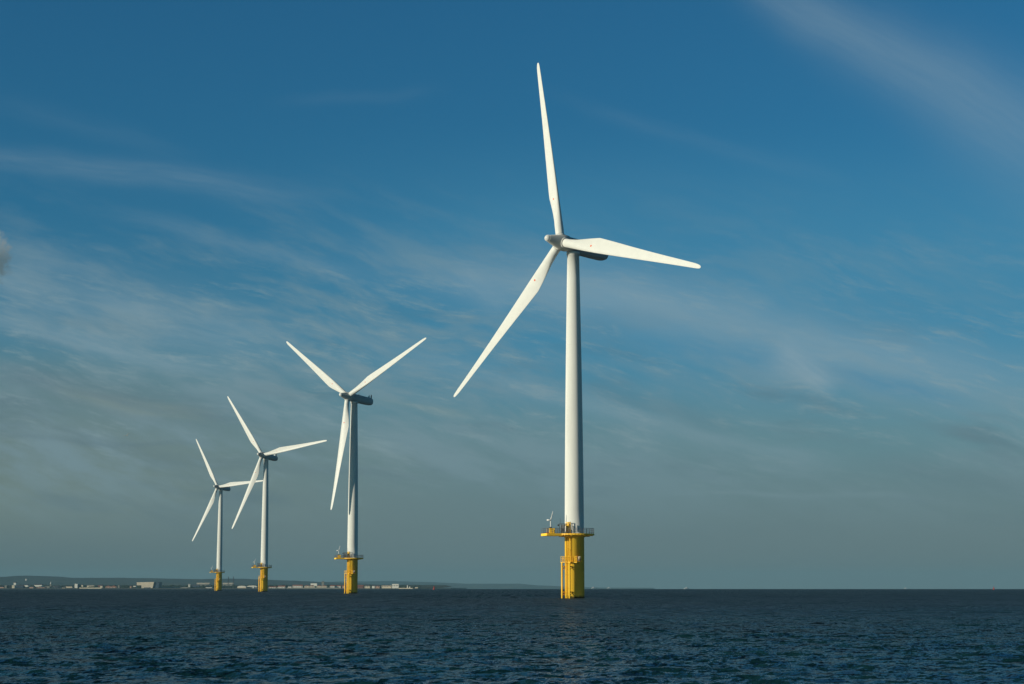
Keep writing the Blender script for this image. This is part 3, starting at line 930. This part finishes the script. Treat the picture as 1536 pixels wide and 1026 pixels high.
T = 'town'
B = [
 # name, category, label, x0, x1, top, base, Y, wall, roof, kind, windows
 ('house', 'house', 'pink brick block at the very left edge of the shoreline', -3, 5.5, 881.2, 885, 4900, 'pink', 'slate', 'gables', 0),
 ('apartment_block', 'building', 'narrow grey block, first right of the pink one at the left edge', 7, 10, 880, 885, 4900, 'stone', None, '', 0),
 ('apartment_block', 'building', 'tall pale grey block, second right of the pink one at the left edge', 11, 14.6, 879.8, 885, 4905, 'stone', 'slate', 'gable', 0),
 ('apartment_block', 'building', 'pale tower block touching the left end of the long dark blue shed', 18, 21.8, 879.8, 884.6, 4900, 'cream', None, '', 0),
 ('warehouse', 'warehouse', 'long dark blue shed near the left edge of the town', 22.3, 35, 879.3, 884.4, 4925, 'steelblue', 'slate', 'gable', 0),
 ('house', 'house', 'small pale house on the slope above the dark blue shed', 20.5, 24, 875, 877.4, 5600, 'pale', 'slate', 'gable', 0),
 ('house', 'house', 'tiny white house high on the hillside near the highest hilltop', 38, 39.8, 869, 871.2, 8300, 'pale', 'slate', 'gable', 0),
 ('warehouse', 'warehouse', 'low white building right of the dark blue shed', 34, 42, 878.4, 881.4, 5250, 'pale', 'slate', 'gable', 0),
 ('house', 'house', 'pinkish low house below and right of the low white building', 44, 50, 881.2, 884, 4920, 'pink', 'slate', 'gable', 0),
 ('warehouse', 'warehouse', 'long bright white factory above a brick row near the left of town', 51.5, 63, 877.6, 881.2, 5250, 'pale', 'slate', 'gable', 0),
 ('terraced_houses', 'house', 'pink brick row in front of the long bright white factory', 55, 68, 881.4, 884.2, 4920, 'pink', 'slate', 'gable', 4),
 ('market_hall', 'building', 'cream arcade building immediately right of the church spire', 78, 90, 880, 884.2, 4960, 'cream', 'slate', 'gable', 0),
 ('domed_hall', 'building', 'dark round-roofed hall in front of the cream arcade building', 80.5, 88, 881.6, 885, 4900, 'steelblue', 'slate', 'arch', 0),
 ('house', 'house', 'small beige house between the arcade building and the wide cream one', 93, 97.5, 881.6, 884.8, 4900, 'cream', 'slate', 'gable', 0),
 ('hotel', 'building', 'wide cream building left of the blue and white tower block', 98.5, 108.5, 879.8, 882.8, 4990, 'cream', 'slate', 'gables', 0),
 ('house', 'house', 'pale low house on the beach below the wide cream building', 105, 111.5, 882.8, 885.2, 4890, 'cream', 'slate', 'gable', 0),
 ('tower_block', 'building', 'white and pale blue tower block standing above its neighbours', 112, 116.3, 876.8, 882.4, 4950, 'pale', None, '', 0),
 ('warehouse', 'building', 'dark blue block leaning against the white tower block', 116.4, 118.4, 877.4, 883, 4955, 'steelblue', None, '', 0),
 ('house', 'house', 'small bright cottage just right of the dark blue block', 122, 124.4, 877.2, 880.2, 5250, 'cream', 'slate', 'gable', 0),
 ('warehouse', 'warehouse', 'pale gabled hall behind the long sea wall', 130.5, 141, 878.4, 881.2, 5300, 'cream', 'stone', 'gable', 0),
 ('apartment_block', 'building', 'brown brick block left of the cream striped block', 146.8, 150, 877.6, 880.6, 5200, 'brick', 'slate', 'gable', 0),
 ('apartment_block', 'building', 'tall cream and brown block at the right end of the sea wall', 150.4, 153.6, 877.6, 883.6, 4960, 'cream', 'slate', 'gable', 0),
 ('terraced_houses', 'house', 'long pink brick row with four gables, midway to the big white hall', 158.3, 174.6, 878.6, 883.8, 4950, 'pink', 'tile', 'gables', 7),
 ('apartment_block', 'building', 'slim grey block at the right end of the four-gabled row', 177, 179.2, 878.2, 883.6, 4950, 'stone', None, '', 0),
 ('apartment_block', 'building', 'slim pink block left of the big white hall', 195, 197, 878, 883.4, 4950, 'pink', 'slate', 'gable', 0),
 ('house', 'house', 'small bluish white cube between the slim pink block and the big white hall', 200, 203.6, 879, 881.6, 5100, 'pale', None, '', 0),
 ('warehouse', 'warehouse', 'long low grey works right of the big white hall', 236, 262, 880, 883.2, 4990, 'stone', 'stone', 'gable', 0),
 ('warehouse', 'warehouse', 'low beige works between the grey works and the twin chimneys', 262.5, 282, 880.4, 883, 4990, 'cream', 'stone', 'gable', 0),
 ('warehouse', 'warehouse', 'dark blue works right behind the twin chimneys', 287.5, 299, 876.6, 881, 5150, 'steelblue', 'slate', 'gable', 0),
 ('greenhouse', 'building', 'long pale roof on the slope left of the smallest turbine', 295, 314, 873.8, 876.2, 5900, 'stone', 'cream', 'gable', 0),
 ('house', 'house', 'white low building close left of the smallest turbine', 308.6, 318, 879.4, 882, 4980, 'pale', 'slate', 'gable', 0),
 ('greenhouse', 'building', 'long pale roof on the slope right of the smallest turbine', 334, 350, 873.6, 876, 5900, 'stone', 'cream', 'gable', 0),
 ('leisure_hall', 'building', 'left of two broad halls with pale curved roofs by the beach', 356, 369, 877.8, 882.2, 4930, 'cream', 'pale', 'arch', 0),
 ('leisure_hall', 'building', 'right of two broad halls with pale curved roofs by the beach', 370, 386, 877.4, 882.2, 4950, 'stone', 'pale', 'arch', 0),
 ('house', 'house', 'narrow bright white tower in front of the curved roof halls', 379, 380.7, 878.8, 882.4, 4900, 'pale', None, '', 0),
 ('terraced_houses', 'house', 'red roofed white row just right of the second smallest turbine', 403, 414, 878.6, 882, 4900, 'pale', 'tile', 'gable', 4),
 ('terraced_houses', 'house', 'brighter red roofed row, second right of the second smallest turbine', 416.5, 427.5, 877.2, 881.8, 4900, 'pale', 'tile', 'gable', 5),
 ('house', 'house', 'small white villa left of the long white hotel', 432, 437.2, 877.4, 880.8, 4900, 'pale', 'slate', 'gable', 0),
 ('hotel', 'hotel', 'long bright white seafront hotel with a dark red roof', 438.8, 453.6, 875.8, 880.4, 4900, 'pale', 'tile', 'gable', 6),
 ('terraced_houses', 'house', 'beige seafront terrace right of the long white hotel', 456.5, 472, 876, 880.4, 4900, 'cream', 'brick', 'gables', 7),
 ('house', 'house', 'white flat building looking over the roof of the beige terrace', 466, 475.5, 873.6, 876.4, 5200, 'pale', None, '', 0),
 ('terraced_houses', 'house', 'cream seafront terrace below the dark square tower', 475, 490, 876, 880.4, 4900, 'cream', 'brick', 'gables', 7),
 ('terraced_houses', 'house', 'pale terrace, left of the pair beside the second largest turbine', 495, 501.8, 876, 880.4, 4900, 'pale', 'tile', 'gable', 4),
 ('terraced_houses', 'house', 'pale terrace, right of the pair beside the second largest turbine', 502.6, 511, 876.2, 880.4, 4905, 'pale', 'tile', 'gable', 4),
 ('house', 'house', 'pale pink house touching the left of the second largest turbine pile', 513.6, 518, 875.8, 880.2, 4900, 'pink', 'tile', 'gable', 0),
 ('terraced_houses', 'house', 'dark red brick row just right of the second largest turbine pile', 536, 545, 875.8, 880, 4900, 'brick', 'tile', 'gable', 4),
 ('house', 'house', 'cream double fronted house right of the dark red brick row', 547, 555, 875.6, 879.8, 4900, 'cream', 'slate', 'gables', 3),
 ('house', 'house', 'narrow pale house, third right of the second largest turbine pile', 558, 562, 875.6, 879.8, 4900, 'pale', 'slate', 'gable', 0),
 ('house', 'house', 'pink brick house between the narrow pale one and the large hotel', 563.4, 569.2, 875.8, 879.8, 4900, 'pink', 'slate', 'gable', 2),
 ('hotel', 'hotel', 'large pale hotel near the right end of town', 572.5, 587, 874.8, 879.4, 4900, 'cream', 'slate', 'gables', 6),
 ('hotel', 'hotel', 'tallest bright block at the right end of town, beside the large pale hotel', 588, 598, 874.0, 879.6, 4890, 'pale', None, '', 4),
 ('kiosk', 'building', 'small beige hut beyond the right end of the pier', 622.5, 626.8, 878.2, 880, 4900, 'cream', 'slate', 'gable', 0),
]
for b in B:
    building(b[0], b[1], b[2], b[3], b[4], b[5], b[6], b[7], b[8], b[9], b[10] or 'gable', 14, b[11])

# the big white hall with slanting ends
Y = 4960
xa, zt = at(205, 873, Y); xs, zs = at(212.2, 878, Y); xb, zb = at(230.8, 882.4, Y)
root = empty('ship_hall', (xa, Y, zb)); tag(root, 'biggest shore building, pale hall with overhanging left end and slanting right side', 'building', 'buildings of the town on the far shore')
MB().xprism([(0, zt - zb - 1.2), (0.8, zs - zb), (xs - xa, zs - zb), (xs - xa, -4), (xb - xa - 4.5, -4), (xb - xa, zt - zb)], 0, 46).build('wall', M['cream'], root)
x2 = at(239, 873, Y)[0] - xa
MB().xprism([(xb - xa + 0.2, zt - zb - 0.3), (xb - xa - 4.0, -4), (x2 - 4, -4), (x2, zt - zb - 0.4)], 3, 44).build('side_wing', M['steelblue'], root)
MB().box(((xs + xb) / 2 - xa - 1, -0.04, 1.2), ((xb - xs) * 0.55, 0.14, 2.2)).build('door', M['steelblue'], root)

def spire(px, top, base, Y, label):
    x, zt = at(px, top, Y); zb = at(px, base, Y)[1]
    r_ = empty('church', (x, Y, zb)); tag(r_, label, 'church')
    MB().box((0, 0, (zt - zb) * 0.3 - 2), (3.4, 3.4, (zt - zb) * 0.6 + 4)).build('tower', M['stone'], r_)
    MB().tube((0, 0, (zt - zb) * 0.6), (0, 0, zt - zb), 2.2, 8, 0.1).build('steeple', M['pale'], r_)
    MB().box((-8, 1, (zt - zb) * 0.13 - 2), (12, 9, (zt - zb) * 0.26 + 4)).build('nave', M['stone'], r_)
spire(76.3, 873.6, 883, 4950, 'thin pale church spire rising over the left part of town')
x, zt = at(484.5, 870.2, 5100); zb = at(484.5, 878, 5100)[1]
r_ = empty('square_tower', (x, 5100, zb)); tag(r_, 'dark square tower rising above the cream seafront terrace', 'tower')
MB().box((0, 0, (zt - zb) * 0.42 - 2), (6.5, 6.5, (zt - zb) * 0.84 + 4)).build('shaft', M['stone'], r_)
MB().box((0, 0, (zt - zb) * 0.84 + 0.3), (8.4, 8.4, 1.2)).build('cornice', M['stone'], r_)
MB().box((0, 0, (zt - zb) * 0.84 + 1.9), (4.4, 4.4, 2.0), 0, 0.3).build('cap', M['slate'], r_)
for px, lb in ((283.2, 'left one of twin pale chimneys right of the low works'), (284.9, 'right one of twin pale chimneys right of the low works')):
    x, zt = at(px, 875.6, 5000); zb = at(px, 881.4, 5000)[1]
    o = MB().tube((0, 0, -4), (0, 0, zt - zb), 1.15, 12, 0.8).build('chimney', M['pale']); o.location = (x, 5000, zb)
    tag(o, lb, 'chimney', 'twin chimneys')
for px, top, lb in ((342.8, 864.2, 'left one of two tall dark lattice masts behind the halls'), (350.2, 864.0, 'right one of two tall dark lattice masts behind the halls')):
    x, zt = at(px, top, 5200); zb = at(px, 879, 5200)[1]; Hm = zt - zb
    mb = MB(); cs = [(-1, -1), (1, -1), (1, 1), (-1, 1)]
    for sx, sy in cs: mb.tube((sx * 2.1, sy * 2.1, -3), (sx * 0.5, sy * 0.5, Hm), 0.28, 5)
    for k in range(9):
        a0, a1 = 2.1 - 1.6 * k / 9, 2.1 - 1.6 * (k + 1) / 9; z0, z1 = Hm * k / 9, Hm * (k + 1) / 9
        for i in range(4):
            p, q = cs[i], cs[(i + 1) % 4]
            mb.tube((p[0] * a0, p[1] * a0, z0), (q[0] * a1, q[1] * a1, z1), 0.14, 4)
            mb.tube((p[0] * a1, p[1] * a1, z1), (q[0] * a1, q[1] * a1, z1), 0.14, 4)
    o = mb.build('lattice_mast', M['dark']); o.location = (x, 5200, zb)
    tag(o, lb, 'mast', 'lattice masts')
# sea walls and pier
def wall_(name, cat, lb, x0, x1, top, Y, m_):
    xa, zt = at(x0, top, Y); xb, _ = at(x1, top, Y)
    o = MB().xprism([(0, -1), (xb - xa, -1), (xb - xa, max(zt, 2)), (0, max(zt, 2))], 0, 6).build(name, M[m_]); o.location = (xa, Y, 0)
    tag(o, lb, cat)
wall_('sea_wall', 'wall', 'long pale sea wall on the beach below the pale gabled hall', 119, 152, 883.3, 4830, 'cream')
wall_('sea_wall', 'wall', 'low pale sea wall along the foot of the seafront terraces', 430, 512, 881.2, 4830, 'stone')
xa, zt = at(598, 879.9, 4820); xb, _ = at(619, 880, 4820)
r_ = empty('pier', (xa, 4820, 0)); tag(r_, 'pale low pier beyond the tallest bright block at the right end of town', 'pier')
MB().xprism([(0, zt - 2.2), (xb - xa, zt - 2.2), (xb - xa, zt), (0, zt)], 0, 8).build('deck', M['cream'], r_)
for k in range(7): MB().tube(((xb - xa) * (k + .5) / 7, 3, -2), ((xb - xa) * (k + .5) / 7, 3, zt - 2), 0.8, 6).build('leg', M['stone'], r_)
MB().box(((xb - xa) * 0.62, 4, zt + 3.2), (2.4, 2.4, 6.5)).build('turret', M['pale'], r_)
MB().box(((xb - xa) * 0.78, 4, zt + 1.8), (3.4, 2.4, 3.6), 0, 0.5).build('pavilion', M['pale'], r_)

# small craft, buoys and a gull
def boat(px, Y, s_, label, hull='white'):
    x = (px - 768) / (F * 1.0085) * Y
    r_ = empty('motor_boat', (x, Y, 0), R(20)); tag(r_, label, 'boat', 'small boats near the horizon')
    mb = MB(); rings = []
    for t in (-1, -0.6, 0, 0.5, 0.85, 1.0):
        wdt = (1 - max(0, t) ** 2.2) * 0.24 + 0.005; top_ = 0.16 + 0.10 * max(0, t)
        rings.append([mb.b.verts.new((t * s_, wdt * s_, top_ * s_)), mb.b.verts.new((t * s_, wdt * 0.6 * s_, -0.1 * s_)), mb.b.verts.new((t * s_, -wdt * 0.6 * s_, -0.1 * s_)), mb.b.verts.new((t * s_, -wdt * s_, top_ * s_))])
    for a_, b_ in zip(rings[:-1], rings[1:]):
        for i in range(4): mb.b.faces.new((a_[i], a_[(i + 1) % 4], b_[(i + 1) % 4], b_[i]))
    mb.b.faces.new(rings[0]); mb.b.faces.new(rings[-1])
    mb.build('hull', M[hull], r_)
    cb = MB().box((-0.1 * s_, 0, 0.28 * s_), (0.7 * s_, 0.34 * s_, 0.3 * s_), 0, 0.8).build('cabin', M['white'], r_)
    MB().tube((-0.15 * s_, 0, 0.4 * s_), (-0.15 * s_, 0, 0.85 * s_), 0.03 * s_, 6).build('mast', M['white'], r_)
boat(1030, 3600, 5.0, 'small white boat on the horizon right of the nearest turbine')
boat(890.5, 5200, 7.0, 'tiny white boat closest to the right side of the nearest turbine pile')
boat(913.8, 5400, 6.0, 'tiny white boat, second to the right of the nearest turbine pile')
boat(1358.5, 4200, 3.6, 'tiny white boat on the horizon far to the right')
def buoy(px, Y, h_, label):
    x = (px - 768) / (F * 1.0085) * Y
    r_ = empty('navigation_buoy', (x, Y, 0)); tag(r_, label, 'buoy', 'red navigation buoys')
    MB().lathe([(0.3 * h_, -0.2 * h_), (0.34 * h_, 0.05 * h_), (0.3 * h_, 0.24 * h_), (0.12 * h_, 0.3 * h_)], 20).build('float', M['red'], r_)
    mb = MB()
    for i in range(4):
        a = i * math.pi / 2 + .4; mb.tube((0.22 * h_ * math.cos(a), 0.22 * h_ * math.sin(a), 0.25 * h_), (0.08 * h_ * math.cos(a), 0.08 * h_ * math.sin(a), 0.85 * h_), 0.03 * h_, 6)
    mb.tube((0, 0, 0.3 * h_), (0, 0, 0.78 * h_), 0.11 * h_, 8)
    mb.build('tower', M['red'], r_)
    MB().tube((0, 0, 0.85 * h_), (0, 0, h_), 0.12 * h_, 10).build('lantern', M['red'], r_)
buoy(651, 2300, 4.0, 'red buoy just off the right end of the town')
buoy(1490.5, 2300, 3.4, 'red buoy alone on the horizon near the right edge')
x, z = ray(190.5, 653)[0] * 600, ray(190.5, 653)[1] * 600 + CAM_H
gb = MB(); L = []
for t in (-1, -0.55, -0.12, 0.12, 0.55, 1):
    zz = {1: 0.30, 0.55: 0.36, 0.12: 0.0}[abs(t)]; ch_ = {1: 0.04, 0.55: 0.20, 0.12: 0.26}[abs(t)]
    L.append([gb.b.verts.new((t * 1.1, -ch_, zz)), gb.b.verts.new((t * 1.1, 0, zz + 0.05)), gb.b.verts.new((t * 1.1, ch_, zz)), gb.b.verts.new((t * 1.1, 0, zz - 0.03 - 0.08 * (abs(t) < .2)))])
for a_, b_ in zip(L[:-1], L[1:]):
    for i in range(4): gb.b.faces.new((a_[i], a_[(i + 1) % 4], b_[(i + 1) % 4], b_[i])).smooth = True
gb.b.faces.new(L[0]); gb.b.faces.new(L[-1])
gr_ = gb.build('gull', M['cabinet']); gr_.location = (x, 600, z); gr_.rotation_euler = (R(12), R(-28), R(25))
body = MB(); body.lathe([(0.02, -0.55), (0.10, -0.35), (0.14, -0.05), (0.12, 0.25), (0.09, 0.40), (0.02, 0.55)], 12, '-y'); body.build('body', M['cabinet'], gr_)
tag(gr_, 'faint grey gull gliding in the sky above the smallest turbine', 'bird')

# ------------------------------------------------------------------ sea haze
me = bpy.data.meshes.new('haze'); bm = bmesh.new(); bmesh.ops.create_cube(bm, size=1.0)
for v_ in bm.verts: v_.co = Vector((v_.co.x * 46000, v_.co.y * 46000, (v_.co.z + 0.5) * 190 - 8))
bm.to_mesh(me); bm.free()
hz = bpy.data.objects.new('haze', me); COL.objects.link(hz); tag(hz, kind='stuff')
hm = bpy.data.materials.new('haze'); hm.use_nodes = True; hn = hm.node_tree; hn.nodes.clear()
ho = hn.nodes.new('ShaderNodeOutputMaterial'); hv = hn.nodes.new('ShaderNodeVolumePrincipled')
hv.inputs['Density'].default_value = 5.5e-5; hv.inputs['Color'].default_value = (0.22, 0.42, 0.52, 1); hv.inputs['Anisotropy'].default_value = 0.0
hn.links.new(hv.outputs[0], ho.inputs['Volume']); me.materials.append(hm)
